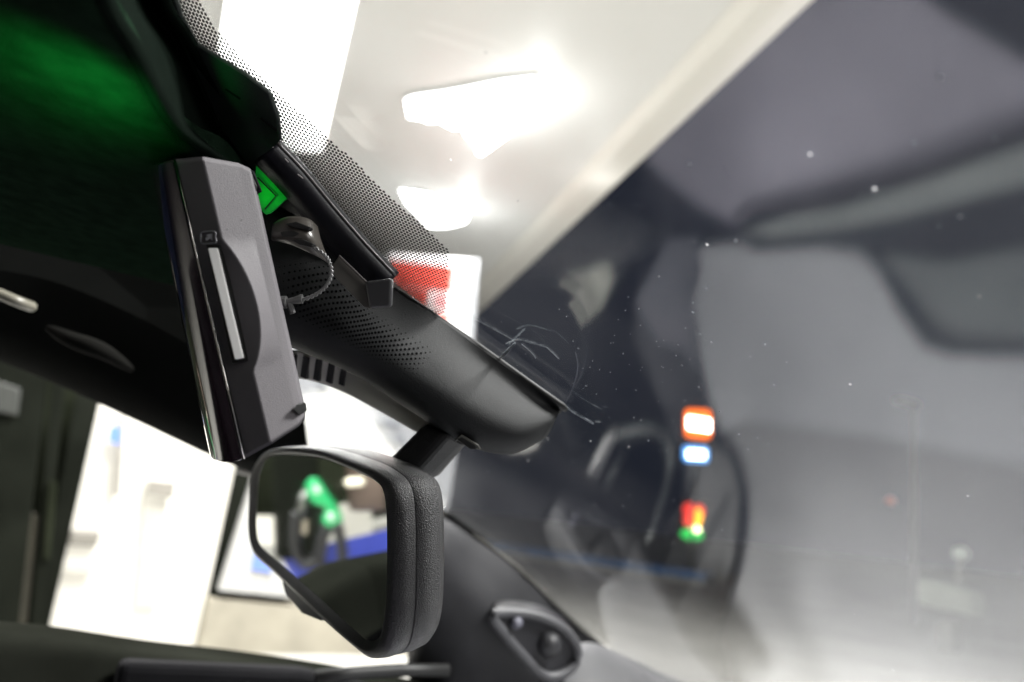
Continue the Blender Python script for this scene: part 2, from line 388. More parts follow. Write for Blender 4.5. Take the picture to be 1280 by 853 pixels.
# ================================================================== WINDSCREEN
ws = tag(empty('windscreen'), 'dusty sloping windscreen with a dotted black edge', 'windscreen')
pane = [(120, -260), (1700, -900), (2200, 700), (1500, 1400), (900, 960), (785, 838), (720, 785), (660, 726), (600, 676), (552, 640), (420, 590), (345, 572), (335, 470), (330, 330), (240, 190)]
pts = [W(x, y) for x, y in pane]
link('glass', *prism(pts, Wn * .004), glass_mat(), ws)
inner = [(180, -60), (222, 18), (236, 50), (262, 68), (305, 92), (338, 118), (348, 180), (420, 262), (492, 354), (546, 395)]
fr = inner + [(600, 436), (705, 512), (690, 525), (600, 530), (440, 425), (345, 370), (260, 200), (150, 40)]
fv, ff = prism([W(x, y, .0006) for x, y in fr], Wn * .0004)
pillar_edge = [(552, 636), (600, 671), (660, 720), (720, 778), (785, 832), (900, 948)]
low = [(x - 8, y + 14) for x, y in pillar_edge]
sv, sf = prism([W(x, y, .0006) for x, y in pillar_edge + low[::-1]], Wn * .0004)
link('frit_band', *merge((fv, ff), (sv, sf)), M_frit, ws)
# the dots
zone = inner[:] + [(556, 390), (560, 312), (500, 257), (432, 192), (382, 147), (345, 114), (306, 78), (268, 34), (240, -20), (225, -60)]
vs, fs = [], []
o0 = W(400, 220, .0008); sp = .00130
for i in range(-260, 260):
    for j in range(-260, 260):
        p = o0 + Wd * (i * sp) + Lt * ((j + .5 * (i % 2)) * sp * 1.75)
        if (p - CAM).dot(f_) < .03: continue
        x, y = proj(p)
        if x < 150 or x > 580 or y < -40 or y > 400 or not inside(x, y, zone): continue
        d = segd(x, y, inner); dd = segd(x, y, zone[len(inner):])
        k = d / (d + dd + 1e-6); r = sp * (.62 - .19 * k)
        n = len(vs)
        vs += [p + Wd * (r * math.cos(a * math.pi / 4)) + Lt * (r * 1.5 * math.sin(a * math.pi / 4)) for a in range(8)]
        fs.append(tuple(range(n, n + 8)))
dm = link('dot_matrix', vs, fs, M_frit, ws); print('dots', len(fs))
# residue and scratches on the inner face
M_res = mat('residue', (.27, .30, .33), .6, var=.5, vscale=900)
def wpath(px, n=6, off=.0003): return spline([W(x, y, off) for x, y in px], n)
def flat(px, wd, j=.35):
    """thin ragged smear lying on the glass"""
    path = wpath(px, 7); L = []; Rr = []
    for i, p in enumerate(path):
        t = (path[min(i + 1, len(path) - 1)] - path[max(i - 1, 0)]).normalized(); a = t.cross(Wn)
        h = .62 * wd * (1 + random.uniform(-j, j)) * math.sin(math.pi * (i + .6) / (len(path) + .2)) ** .5
        L.append(p + a * h); Rr.append(p - a * h)
    n = len(path); vs = L + Rr
    return vs, [(i, i + 1, n + i + 1, n + i) for i in range(n - 1)]
link('scratch', *merge(
    flat([(624, 449), (634, 439), (644, 429)], .0011), flat([(632, 430), (648, 425), (662, 428), (676, 432), (683, 434)], .0005, .8),
    flat([(683, 434), (692, 442), (699, 449)], .0003), flat([(596, 400), (620, 413), (642, 425)], .00010),
    flat([(652, 430), (664, 440), (670, 448)], .0002, .9)), M_res, ws, solid=.0002)
link('scratch', *merge(flat([(704, 506), (716, 515), (726, 521)], .0003, .9), flat([(726, 521), (735, 526), (742, 530)], .0006, .9),
    flat([(744, 527), (751, 528)], .0004, .9)), M_res, ws, solid=.0002)
link('scratch', *flat([(719, 440), (722, 460), (716, 485), (706, 506)], .00022, .2), mat('faint line', (.12, .13, .16), .6), ws, solid=.0001)
vs, fs = [], []
for k in range(170):
    x = random.uniform(470, 1270); y = random.uniform(10, 840)
    if k < 110: x = random.gauss(760, 90); y = random.gauss(470, 90)
    if y > 840 or y < 5 or (x < 590 and y > 250): continue
    p = W(x, y, .0003); r = random.choice((.00010, .00014, .00018, .00028)) * (.6 + .4 * wdepth(x, y) / .3)
    n = len(vs); el = random.uniform(1, 1.8); ph = random.uniform(0, 3)
    A = Wd * math.cos(ph) + Lt * math.sin(ph); B_ = Wn.cross(A)
    vs += [p + A * (r * el * math.cos(a * math.pi / 3)) + B_ * (r * math.sin(a * math.pi / 3)) for a in range(6)]; fs.append(tuple(range(n, n + 6)))
tag(link('dust', vs, fs, mat('dust speck', (.3, .32, .36), .7, var=.4, vscale=400), ws, solid=.0001), kind='stuff')

# ================================================================== DASHBOARD (seen mirrored in the glass)
DZ = CAM.z - .27
da = tag(empty('dashboard'), 'dashboard top, seen mirrored in the right half of the windscreen', 'dashboard')
def dpoly(pix, z): return [dashp(x, y, z) for x, y in pix]
M_dd = mat('dash dark', (.020, .021, .026), .7, bump=.4, bscale=700)
M_dl = mat('dash light', (.58, .59, .62), .75, bump=.4, bscale=500, var=.12, vscale=9)
M_dm = mat('dash middle', (.42, .40, .47), .7, var=.2, vscale=12)
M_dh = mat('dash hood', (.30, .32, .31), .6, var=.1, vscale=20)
base = [CAM + Fw * a + Lt * b for a, b in ((-.1, -.5), (1.1, -.5), (1.1, .62), (.25, .62), (-.1, .40))]
base = [V((p.x, p.y, DZ - .05)) for p in base]
link('lower_panel', *prism(base, Zu * .03), M_dd, da)
pale = [(868, 312), (872, 340), (862, 380), (872, 450), (884, 505), (900, 548), (930, 538), (1080, 560), (1280, 600), (1540, 640), (1480, 200), (1250, 262), (1120, 296), (950, 304)]
link('top_pad', *prism(dpoly(pale, DZ), Zu * -.012), M_dl, da, bevel=.004)
front = [(898, 545), (915, 580), (928, 604), (930, 640), (926, 700), (905, 780), (890, 860), (1000, 1000), (1500, 900), (1530, 632), (1280, 590), (1080, 550), (930, 530)]
link('front_pad', *prism(dpoly(front, DZ + .002), Zu * -.016), mat('dash front', (.38, .38, .39), .75, bump=.4, bscale=500, var=.12, vscale=9), da, bevel=.004)
strip = [(600, 250), (690, 225), (790, 180), (880, 215), (950, 250), (925, 292), (1100, 250), (1290, 190), (1500, 120), (1400, -150), (1230, 0), (1060, -60), (900, -40), (760, 100)]
link('rear_pad', *prism(dpoly([(870, 262), (925, 292), (1110, 240), (1290, 175), (1500, 80), (1330, 110), (1180, 20), (1100, -40), (1020, -40), (860, 130), (800, 200), (840, 240)], DZ - .004), Zu * -.012), M_dm, da, bevel=.004)
hood = [(918, 291), (950, 268), (1030, 262), (1140, 225), (1290, 172), (1560, 90), (1600, 430), (1290, 441), (1200, 440), (1165, 428), (1135, 385), (1108, 335), (1085, 312), (1040, 306), (960, 312)]
hd = dpoly(hood, DZ + .004)
link('instrument_hood', *prism(hd, Zu * .02), M_dd, da, bevel=.006, segs=4)
# paler upper flank of the hood and its broad face
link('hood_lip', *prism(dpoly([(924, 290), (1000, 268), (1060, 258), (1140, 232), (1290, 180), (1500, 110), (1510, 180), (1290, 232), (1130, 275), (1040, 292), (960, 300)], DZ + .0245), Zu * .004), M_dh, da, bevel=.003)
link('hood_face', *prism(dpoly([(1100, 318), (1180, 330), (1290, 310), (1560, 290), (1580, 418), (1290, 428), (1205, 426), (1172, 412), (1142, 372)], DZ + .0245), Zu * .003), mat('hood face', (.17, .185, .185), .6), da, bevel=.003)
mid = [(790, 380), (830, 300), (868, 300), (862, 400), (868, 470), (850, 440), (820, 430)]
link('side_pad', *prism(dpoly(mid, DZ - .01), Zu * -.006), mat('side pad', (.22, .22, .25), .7), da, bevel=.003)
lowp = [(790, 800), (800, 740), (830, 680), (852, 620), (858, 560), (885, 556), (910, 575), (920, 620), (915, 700), (890, 790), (880, 860), (800, 860)]
link('corner_pad', *prism(dpoly(lowp, DZ - .006), Zu * -.006), mat('corner pad', (.22, .22, .22), .7, var=.1), da, bevel=.003)
def dtube(px, r, z=DZ + .006): return tube(spline(dpoly(px, z), 8), r, 8)
M_seam = mat('seam', (.8, .8, .8), .5)
link('seam', *dtube([(768, 540), (745, 585), (728, 630), (710, 660), (698, 700), (704, 740), (716, 770)], .0075), M_seam, da, smooth=True)
link('seam', *dtube([(845, 650), (820, 705), (795, 745), (790, 800)], .006), M_seam, da, smooth=True)
link('seam', *dtube([(770, 545), (810, 540), (835, 560), (832, 610), (810, 680)], .004), M_dh, da, smooth=True)
link('black_seam', *dtube([(885, 552), (912, 572), (928, 620), (928, 680), (915, 740), (895, 800)], .004, DZ + .012), M_dd, da, smooth=True)
link('seam', *dtube([(775, 572), (762, 600), (752, 622)], .005), M_dh, da, smooth=True)
pr = tag(empty('view_card'), 'greyish card with a blue corner, added for the side window view mirrored faintly beside the slanted canopy edge', 'reflection card')  # made-up card standing in for the mirrored side window view
link('sheet', *prism(dpoly([(724, 290), (748, 300), (764, 352), (752, 388), (716, 418), (694, 396), (680, 390), (700, 340)], DZ + .02), Zu * .001), mat('view grey', (.8, .8, .7), .7), pr)
link('blue_patch', *prism(dpoly([(680, 390), (700, 380), (712, 395), (702, 408)], DZ + .0175), Zu * .002), mat('view blue', (.08, .12, .35), .6), pr)

# ================================================================== CABIN SHELL
HZ = .115
def H(x, y, z=HZ):
    d = dr(x, y); return CAM + d * (z / d.z)
# headliner: roof skin overhead; its front edge is the contour seen at the upper left
edge = [(70, -180), (128, -5), (160, 50), (190, 110), (215, 152), (245, 176), (290, 205), (340, 300), (352, 380)]
far = [H(x, y) for x, y in edge]
hv, hf = [], []
n = len(far)
rear = [CAM + Lt * (.0 + .66 * i / (n - 1)) - Fw * .9 + Zu * (HZ + .01) for i in range(n)]
rows = [[a.lerp(b, t) + Zu * (.012 * math.sin(math.pi * t)) for a, b in zip(far, rear)] for t in (0, .12, .35, .7, 1)]
hl = tag(link('headliner', *patch(rows, 5, 5), M_head, smooth=True, solid=.01, soff=0), 'dark felt headliner glowing green beside the tag', 'headliner', kind='structure')
# trim strip between headliner and windscreen
ht = tag(empty('header_trim'), 'dark plastic trim strip between the headliner and the dotted glass edge', 'trim')
rowsA = [[H(x - 4, y + 2, HZ - .004) for x, y in [(72, -180), (130, -5), (165, 58), (215, 150), (262, 186), (300, 210)]],
         [P(x, y, d) for x, y, d in [(120, -180, .24), (176, -5, .26), (216, 62, .275), (262, 142, .30), (290, 190, .31), (312, 230, .32)]],
         [P(x, y, d) for x, y, d in [(150, -180, .22), (206, -5, .245), (236, 45, .26), (290, 135, .29), (318, 180, .31), (335, 220, .32)]]]
link('inner_strip', *patch(rowsA, 5, 4), M_trim, ht, smooth=True, solid=.003, soff=0)
plate = [(200, -60), (219, 2), (226, 24), (243, 56), (268, 72), (306, 95), (336, 118), (347, 150), (350, 186), (342, 215), (330, 240), (306, 214), (276, 160), (246, 92), (222, 40), (196, -60)]
pts = [W(x, y, .004) for x, y in plate]
link('outer_plate', *prism(pts, Wn * .002), mat('plate plastic', (.045, .055, .05), .5, bump=.3, bscale=900), ht, bevel=.0008)
link('clip_slot', *tube([W(x, y, .0045) for x, y in [(282, 112), (300, 124)]], .0004), M_frit, ht)
link('clip_slot', *tube([W(x, y, .0045) for x, y in [(326, 148), (346, 164)]], .0004), M_frit, ht)
link('ridge', *tube(spline([W(x, y, .0048) for x, y in [(205, 10), (232, 62), (256, 120), (276, 165), (290, 195)]], 5), .0008), M_trim, ht, smooth=True)

cf = tag(empty('cabin_floor'), 'dark cabin floor', 'floor', kind='structure')
def CL(a, b, z): return CAM + Fw * a + Lt * b + Zu * z
M_cab = mat('cabin carpet', (.018, .018, .020), .95)
link('carpet', *prism([CL(a, b, -.75) for a, b in ((-1.2, -.95), (1.3, -.95), (1.3, .78), (-1.2, .78))], Zu * -.02), M_cab, cf)
link('bulkhead', *prism([CL(a, b, z) for a, b, z in ((1.15, -.95, -.75), (1.15, .78, -.75), (1.15, .78, -.42), (1.15, -.95, -.42))], Fw * .02), M_cab, cf)
link('near_door_panel', *prism([CL(a, -.93, z) for a, z in ((-1.2, -.75), (1.15, -.75), (1.15, -.42), (-1.2, -.30))], Lt * -.02), M_cab, cf)
link('rear_panel', *prism([CL(-1.2, b, z) for b, z in ((-.95, -.75), (.78, -.75), (.78, -.2), (-.95, -.2))], Fw * -.02), M_cab, cf)
link('near_roof', *prism([CL(a, b, HZ + .03) for a, b in ((-1.2, -.9), (.02, -.9), (.02, .02), (-1.2, .02))], Zu * .02), M_head, cf)
link('rear_roof', *prism([CL(a, b, HZ + .035) for a, b in ((-1.2, -.9), (-.7, -.9), (-.7, .75), (-1.2, .75))], Zu * .02), M_head, cf)

# roof rail with grab handle over the far window
rr = tag(empty('roof_rail'), 'black roof rail with a grab handle above the far side window', 'roof rail')
def Lp(x, y, c): return onp(x, y, Lt, c)
rows = [[Lp(-60, 330, .60), Lp(60, 350, .60), Lp(180, 400, .58), Lp(300, 470, .56), Lp(380, 520, .55)],
        [Lp(-60, 395, .62), Lp(60, 435, .62), Lp(180, 490, .60), Lp(290, 548, .58), Lp(390, 590, .57)],
        [Lp(-60, 428, .66), Lp(50, 470, .66), Lp(165, 522, .64), Lp(290, 580, .62), Lp(400, 618, .60)],
        [Lp(-60, 424, .69), Lp(50, 466, .69), Lp(165, 518, .67), Lp(290, 576, .65), Lp(400, 612, .63)]]
link('rail', *patch(rows, 6, 6), mat('rail felt', (.006, .0065, .006), .95, spec=.03, bump=.4, bscale=600), rr, smooth=True)
link('side_panel', *prism([Lp(-200, 150, .70), Lp(-60, 330, .70), Lp(180, 455, .70), Lp(290, 540, .68), Lp(352, 565, .68), Lp(352, 300, .66), Lp(200, 100, .7)], Lt * .01), MATS['rail felt'], rr)
link('grab_handle', *tube(spline([Lp(x, y, c) for x, y, c in [(-30, 358, .57), (0, 368, .565), (24, 378, .565), (40, 384, .575)]], 6), .0035), mat('handle trim', (.22, .21, .17), .3), rr, smooth=True)
link('handle_pad', *tube(spline([Lp(x, y, c) for x, y, c in [(60, 410, .59), (90, 425, .575), (130, 440, .57), (165, 462, .585)]], 6), lambda s: .002 + .004 * math.sin(math.pi * s)), mat('handle pad', (.010, .010, .009), .9, spec=.05), rr, smooth=True)

# far door top
ds = tag(empty('door_sill'), 'dark padded top edge of the far door below the side window', 'car door')
QL = lambda b, z: CAM - Fw * .45 + Lt * b + Zu * z
rows = [[Lp(-20, 776, .72), Lp(60, 782, .72), Lp(180, 800, .71), Lp(300, 814, .70), Lp(420, 832, .69), Lp(560, 858, .68)],
        [Lp(-20, 782, .66), Lp(60, 789, .66), Lp(180, 806, .65), Lp(300, 820, .64), Lp(420, 836, .63), Lp(560, 862, .62)],
        [Lp(-20, 806, .62), Lp(60, 812, .62), Lp(180, 826, .61), Lp(300, 838, .60), Lp(420, 850, .60), Lp(560, 876, .58)],
        [Lp(-20, 900, .60), Lp(60, 905, .60), Lp(180, 910, .60), Lp(300, 915, .59), Lp(420, 920, .58), Lp(560, 930, .57)]]
link('pad', *patch(rows, 5, 6), mat('door pad', (.014, .015, .012), .95, spec=0, bump=.4, bscale=500), ds, smooth=True)
rp_ = [spline([r[0], r[0].lerp(q, .5), q], 4) for r, q in zip(rows, (QL(.72, -.215), QL(.66, -.213), QL(.62, -.235), QL(.60, -.40)))]
link('rear_pad', *patch(rp_, 1, 6), MATS['door pad'], ds, smooth=True)
link('door_panel', *prism([CL(a, .735, z) for a, z in ((-1.2, -.75), (1.15, -.75), (1.15, -.30), (.45, -.21), (-1.2, -.22))], Lt * .02), M_cab, ds)
link('switch_panel', *prism([Lp(150, 828, .585), Lp(380, 838, .585), Lp(470, 860, .58), Lp(440, 930, .58), Lp(130, 930, .59)], Lt * .02), mat('switch panel', (.010, .010, .011), .9, spec=.05), ds, bevel=.006, segs=3)
link('dark_arc', *tube([Lp(395, 846, .572), Lp(440, 842, .572), Lp(500, 838, .572), Lp(560, 838, .57)], .005), M_frit, ds, smooth=True)  # black tube drawn as the dark arc along the sill

# A pillar with tweeter pod
ap = tag(empty('windscreen_pillar'), 'grey padded windscreen pillar running down to the dashboard corner', 'pillar')
top = [(300, 566), (420, 588), (552, 642), (602, 676), (662, 725), (722, 783), (790, 836), (900, 945)]
def offp(l, dx, dy, dd, k=1):
    return [P(x + dx * i_, y + dy * i_, min(wdepth(x, y), .9) + dd) for (x, y), i_ in zip(l, k)]
rows = [[W(x, y, .0015) if x > 500 else P(x, y, .64) for x, y in top],
        [P(x, y, d) for x, y, d in [(298, 574, .62), (416, 598, .62), (542, 654, .63), (590, 696, .655), (642, 744, .68), (700, 796, .74), (770, 850, .80), (880, 960, .84)]],
        [P(x, y, d) for x, y, d in [(297, 584, .61), (410, 614, .61), (532, 690, .61), (570, 732, .63), (618, 778, .65), (680, 830, .70), (745, 880, .76), (850, 980, .80)]],
        [P(x, y, d) for x, y, d in [(296, 590, .62), (404, 628, .62), (515, 740, .63), (545, 790, .64), (590, 830, .65), (640, 870, .69), (700, 920, .74), (800, 1000, .78)]],
        [P(x, y, d) for x, y, d in [(296, 592, .66), (402, 634, .66), (500, 780, .68), (512, 850, .68), (550, 890, .69), (600, 930, .72), (660, 960, .76), (760, 1020, .80)]]]
link('pad', *patch(rows, 5, 6), mat('pillar plastic', (.032, .032, .035), .6, spec=.25, bump=.3, bscale=700, var=.1), ap, smooth=True)
def pod(px, d, r, n=10): return spline([P(x, y, d(x, y)) for x, y in px], n, True)
dd_ = lambda x, y: .655 - .1 * (y - 800) / 924 + .04 * (x - 660) / 100
ring = [(616, 770), (640, 766), (676, 772), (706, 788), (722, 812), (716, 834), (694, 846), (676, 842), (652, 818), (630, 792)]
rg = pod(ring, lambda x, y: dd_(x, y) - .02, 1, 5)
rg = rg + [rg[0], rg[1]]
link('tweeter_rim', *tube(rg, .0042, 10), mat('rim satin', (.06, .06, .066), .5), ap, smooth=True)
link('tweeter_grille', *prism(spline([P(x, y, dd_(x, y) - .018) for x, y in ring], 4, True), f_ * .03), M_satin, ap)
gc = P(686, 812, dd_(686, 812) - .028)
link('tweeter_cone', *tube([gc, gc + f_ * .003, gc + f_ * .008], lambda s: .004 + .008 * s, 18), mat('cone', (.02, .02, .023), .5), ap, smooth=True)
gc = P(645, 782, dd_(645, 782) - .027)
link('tweeter_screw', *tube([gc, gc + f_ * .003, gc + f_ * .006], lambda s: .002 + .004 * s, 12), mat('screw', (.12, .12, .15), .4), ap, smooth=True)
cn = tag(link('dashboard_corner', *patch([[P(x, y, d) for x, y, d in r] for r in (
    [(700, 812, .70), (740, 806, .74), (780, 822, .80), (840, 850, .86), (960, 900, .88)],
    [(690, 826, .66), (740, 822, .70), (784, 836, .74), (836, 862, .78), (950, 915, .80)],
    [(680, 870, .64), (740, 870, .66), (784, 880, .68), (836, 900, .72), (940, 950, .74)])], 6, 6), mat('corner plastic', (.06, .06, .064), .6, bump=.3, bscale=500), smooth=True, solid=.004, soff=0),
    'grey plastic corner of the dashboard at the foot of the pillar', 'dashboard trim')

# ================================================================== SENSOR COVER
sc_ = tag(empty('sensor_cover'), 'black plastic sensor cover hanging from the windscreen above the mirror', 'sensor cover')
T = [(330, 250), (400, 290), (455, 330), (492, 362), (545, 396), (600, 434), (660, 477), (704, 508)]
topw = [W(x, y, .003) for x, y in T]
rows = [topw,
        [P(x, y, d) for x, y, d in [(322, 270, .315), (392, 308, .325), (448, 350, .33), (488, 382, .335), (540, 416, .335), (598, 455, .34), (660, 496, .345), (701, 512, .352)]],
        [P(x, y, d) for x, y, d in [(320, 310, .31), (386, 345, .315), (440, 384, .32), (478, 415, .322), (530, 448, .325), (590, 486, .328), (655, 520, .335), (697, 518, .348)]],
        [P(x, y, d) for x, y, d in [(322, 360, .31), (380, 388, .312), (430, 416, .315), (470, 444, .318), (524, 478, .32), (586, 516, .322), (648, 542, .330), (692, 526, .345)]],
        [P(x, y, d) for x, y, d in [(326, 400, .315), (376, 420, .317), (424, 442, .32), (464, 464, .322), (516, 498, .323), (582, 545, .325), (640, 560, .333), (684, 541, .344)]],
        [P(x, y, d) for x, y, d in [(330, 420, .33), (374, 436, .33), (422, 456, .332), (460, 476, .334), (512, 510, .335), (578, 552, .335), (636, 566, .340), (678, 547, .348)]],
        [P(x, y, d) for x, y, d in [(332, 414, .36), (372, 430, .36), (420, 450, .36), (458, 470, .36), (510, 504, .36), (576, 545, .36), (634, 561, .36), (674, 543, .36)]]]
link('shell', *patch(rows, 5, 5), M_cover, sc_, smooth=True, solid=.0018, soff=0)
link('lip', *tube([W(x, y, .0028) for x, y in T[3:] + [(707, 512)]], .0015), M_frit, sc_, smooth=True)
# dimpled grain field: flat discs, darkness of the dimples put into the colour
vs, fs = [], []
gf = [(345, 330), (420, 322), (470, 392), (545, 436), (520, 470), (470, 452), (420, 425), (360, 400)]
# place discs along the shell surface through the control grid
sh_rows = [spline(r, 24) for r in rows[1:5]]
cols = list(zip(*sh_rows)); gg = [spline(list(c), 10) for c in cols]
for i in range(0, len(gg), 1):
    for j in range(len(gg[0])):
        p = gg[i][j]; x, y = proj(p)
        if not inside(x, y, gf) or i % 2 or (i // 2 + j) % 2: continue
        q = CAM + (p - CAM) * .9955; r = .00060 * min(1, .25 + segd(x, y, gf + gf[:1]) / 22); n = len(vs)
        vs += [q + r_ * (r * math.cos(a * math.pi / 3)) + u_ * (r * math.sin(a * math.pi / 3)) for a in range(6)] + [q - f_ * .00002]
        fs += [(n + a, n + (a + 1) % 6, n + 6) for a in range(6)]
if vs: link('dimple_dots', vs, fs, mat('grain', (.005, .005, .006), .8, spec=.1), sc_)
# lighter slotted underside
rows = [[P(x, y, d) for x, y, d in [(350, 436, .352), (392, 442, .352), (430, 452, .352), (470, 474, .352), (512, 500, .352), (565, 530, .352)]],
        [P(x, y, d) for x, y, d in [(352, 452, .356), (390, 460, .356), (426, 470, .356), (462, 490, .356), (500, 514, .356), (545, 540, .356)]],
        [P(x, y, d) for x, y, d in [(354, 470, .362), (388, 475, .362), (424, 487, .362), (456, 503, .362), (492, 523, .362), (530, 545, .362)]]]
link('vent_strip', *patch(rows, 5, 5), mat('vent strip', (.62, .61, .54), .6, bump=.2, bscale=1500), sc_, smooth=True, solid=.001, soff=0)
for x in (364, 380, 396, 412, 428):
    y0 = 443 + (x - 364) * .19
    link('vent_slot', *prism([P(x - 1, y0, .350), P(x + 6, y0 + 1.5, .350), P(x + 1 - (428 - x) * -.03, y0 + 28, .355), P(x - 5, y0 + 25, .355)], f_ * .005), M_frit, sc_)
# sensor slot at the heel of the cover
link('sensor_slot', *prism([P(x, y, .322) for x, y in [(571, 550), (577, 546), (594, 556), (596, 562), (588, 562)]], f_ * .006), M_frit, sc_, bevel=.0004)
link('sensor_rim', *tube([P(x, y, .3225) for x, y in [(569, 551), (577, 545), (597, 557), (600, 562)]], .0006), mat('rim grey', (.10, .10, .09), .4), sc_, smooth=True)

# ================================================================== REAR VIEW MIRROR
mr = tag(empty('rear_view_mirror'), 'black framed rear-view mirror reflecting a green fuel nozzle', 'mirror')
pn, pf = P(482, 700, .30), P(322, 630, .45)
vv = P(484, 790, .298) - P(482, 610, .30)
Mn = (pf - pn).cross(vv).normalized()
if Mn.dot(CAM - pn) < 0: Mn = -Mn                    # faces the camera side
mc = (pn - CAM).dot(Mn)
def Mp(x, y, off=0.0): return onp(x, y, Mn, mc + off)
gl = [(322, 618), (324, 592), (334, 574), (352, 569), (400, 573), (446, 590), (470, 602), (481, 618), (484, 660), (483, 740), (480, 775), (474, 796), (462, 801), (446, 790), (400, 748), (350, 704), (326, 682), (320, 660)]
gpts = spline([Mp(x, y, .0005) for x, y in gl], 3, True)
mg = bpy.data.materials.new('mirror silver'); mg.use_nodes = True
b = mg.node_tree.nodes['Principled BSDF']; b.inputs['Metallic'].default_value = 1; b.inputs['Roughness'].default_value = .03; b.inputs['Base Color'].default_value = (.72, .74, .72, 1)
link('mirror_glass', *prism(gpts, Mn * -.002), mg, mr)
ol = [(314, 622), (318, 590), (330, 569), (352, 560), (402, 562), (450, 577), (478, 591), (496, 612), (501, 660), (501, 730), (498, 785), (488, 815), (468, 822), (444, 806), (396, 764), (346, 716), (320, 692), (313, 660)]
o3 = spline([Mp(x, y) for x, y in ol], 4, True)
g3 = spline([Mp(x, y) for x, y in gl], 4, True)
cen = sum(o3, V()) / len(o3); nn = len(o3)
def ringat(base, off, sc): return [cen + (p - cen) * sc - Mn * off for p in base]
rings = [g3, ringat([a.lerp(b, .5) for a, b in zip(g3, o3)], -.0030, 1), ringat(o3, -.0012, 1.0), ringat(o3, .0025, 1.010), ringat(o3, .0062, 1.006)]
vs = [p for r in rings for p in r]; fs = []
for k in range(len(rings) - 1):
    for i in range(nn): fs.append((k * nn + i, k * nn + (i + 1) % nn, (k + 1) * nn + (i + 1) % nn, (k + 1) * nn + i))
M_mh = mat('mirror housing', (.016, .016, .017), .33, spec=.45, bump=1.0, bscale=2000, var=.2, vscale=200)
link('front_frame', vs, fs, M_mh, mr, smooth=True)
rings = [ringat(o3, .0064, .998), ringat(o3, .0067, 1.008), ringat(o3, .013, 1.008), ringat(o3, .0175, .995), ringat(o3, .0215, .955), ringat(o3, .0245, .86), ringat(o3, .0265, .6), ringat(o3, .027, .05)]
vs = [p for r in rings for p in r]; fs = []
for k in range(len(rings) - 1):
    for i in range(nn): fs.append((k * nn + i, k * nn + (i + 1) % nn, (k + 1) * nn + (i + 1) % nn, (k + 1) * nn + i))
link('back_shell', vs, fs, mat('mirror shell', (.018, .018, .019), .36, spec=.6, bump=1.2, bscale=1900, var=.2, vscale=200), mr, smooth=True)
link('tilt_lever', *prism([Mp(x, y, -.002) for x, y in [(350, 722), (376, 740), (404, 768), (400, 778), (376, 768), (356, 745)]], Mn * -.012), M_satin, mr, bevel=.002)
link('stem', *loft([P(x, y, d) for x, y, d in [(532, 528, .335), (562, 540, .326), (586, 552, .335), (588, 548, .36), (545, 527, .36)]],
                   [P(x, y, d) for x, y, d in [(480, 580, .335), (515, 592, .328), (541, 600, .335), (546, 598, .365), (498, 578, .365)]], 6), mat('stem black', (.010, .010, .011), .5, bump=.3, bscale=900), mr, bevel=.003, segs=3)

# scene behind the car that the mirror shows: virtual place -> mirrored back across the glass
def MV(x, y, d):
    p = P(x, y, d); k = (p - CAM).dot(Mn) - mc; return p - Mn * (2 * k)
def mslab(name, pix, d, th, m, parent=None, **k):
    pts = [MV(x, y, d) for x, y in pix]; n = (pts[0] - MV(*pix[0], d + 1)).normalized() * -th
    return link(name, *prism(pts, n), m, parent, **k)
fp = tag(empty('fuel_pump'), 'dark fuel pump with green nozzles, mirrored in the rear-view mirror', 'fuel pump')
M_grn = mat('nozzle green', (.01, .42, .13), .35, coat=.5)
mslab('cabinet', [(338, 540), (398, 540), (402, 700), (344, 700)], 4.6, .5, M_dk, fp, bevel=.03)
mslab('cabinet', [(430, 540), (482, 560), (482, 640), (436, 640)], 4.9, .5, mat('pump brown', (.14, .10, .08), .5), fp, bevel=.03)
mslab('hose', [(398, 640), (404, 640), (408, 712), (400, 712)], 4.0, .06, M_frit, fp)
M_hb = mat('hose black', (.012, .012, .013), .5)
mslab('nozzle', [(382, 606), (388, 597), (397, 597), (404, 606), (411, 618), (421, 630), (429, 646), (428, 657), (417, 662), (405, 656), (403, 645), (409, 640), (404, 632), (394, 632), (386, 620)], 3.9, .10, M_grn, fp, bevel=.02)
mslab('nozzle_cap', [(391, 606), (400, 608), (402, 618), (393, 617)], 3.7, .03, mat('cap white', (.6, .75, .65), .4), fp, bevel=.01)
mslab('nozzle_cap', [(409, 641), (417, 641), (420, 651), (411, 652)], 3.65, .03, mat('cap white', (.6, .75, .65), .4), fp, bevel=.01)
link('spout', *tube([MV(x, y, 3.95) for x, y in [(386, 612), (378, 628), (374, 650)]], .022), mat('spout grey', (.25, .25, .24), .3, metal=1), fp, smooth=True)
link('hose', *tube(spline([MV(x, y, 3.95) for x, y in [(412, 656), (404, 672), (400, 690), (392, 704), (378, 700), (370, 680), (372, 640)]], 6), .034), M_hb, fp, smooth=True)
link('hose', *tube(spline([MV(x, y, 3.85) for x, y in [(422, 655), (428, 690), (426, 730), (424, 760)]], 6), .030), M_hb, fp, smooth=True)
mslab('price_label', [(372, 650), (384, 650), (384, 668), (372, 668)], 4.4, .03, mat('warm grey', (.3, .26, .2), .5), fp)
mslab('display', [(432, 598), (456, 597), (456, 607), (432, 609)], 4.5, .05, mat('cream lit', (.8, .75, .6), .4, emit=(1, .9, .7), es=.9), fp, bevel=.02)
st = tag(empty('station_wall'), 'cream lit wall with a blue band, mirrored in the rear-view mirror', 'wall')
mslab('panel', [(300, 645), (346, 645), (350, 682), (300, 682)], 5.4, .2, M_cream, st)
mslab('panel', [(424, 630), (464, 626), (466, 680), (430, 690)], 5.6, .2, M_cream, st)
mslab('dark_panel', [(250, 480), (540, 480), (540, 712), (250, 712)], 6.2, .2, M_dk2, st)
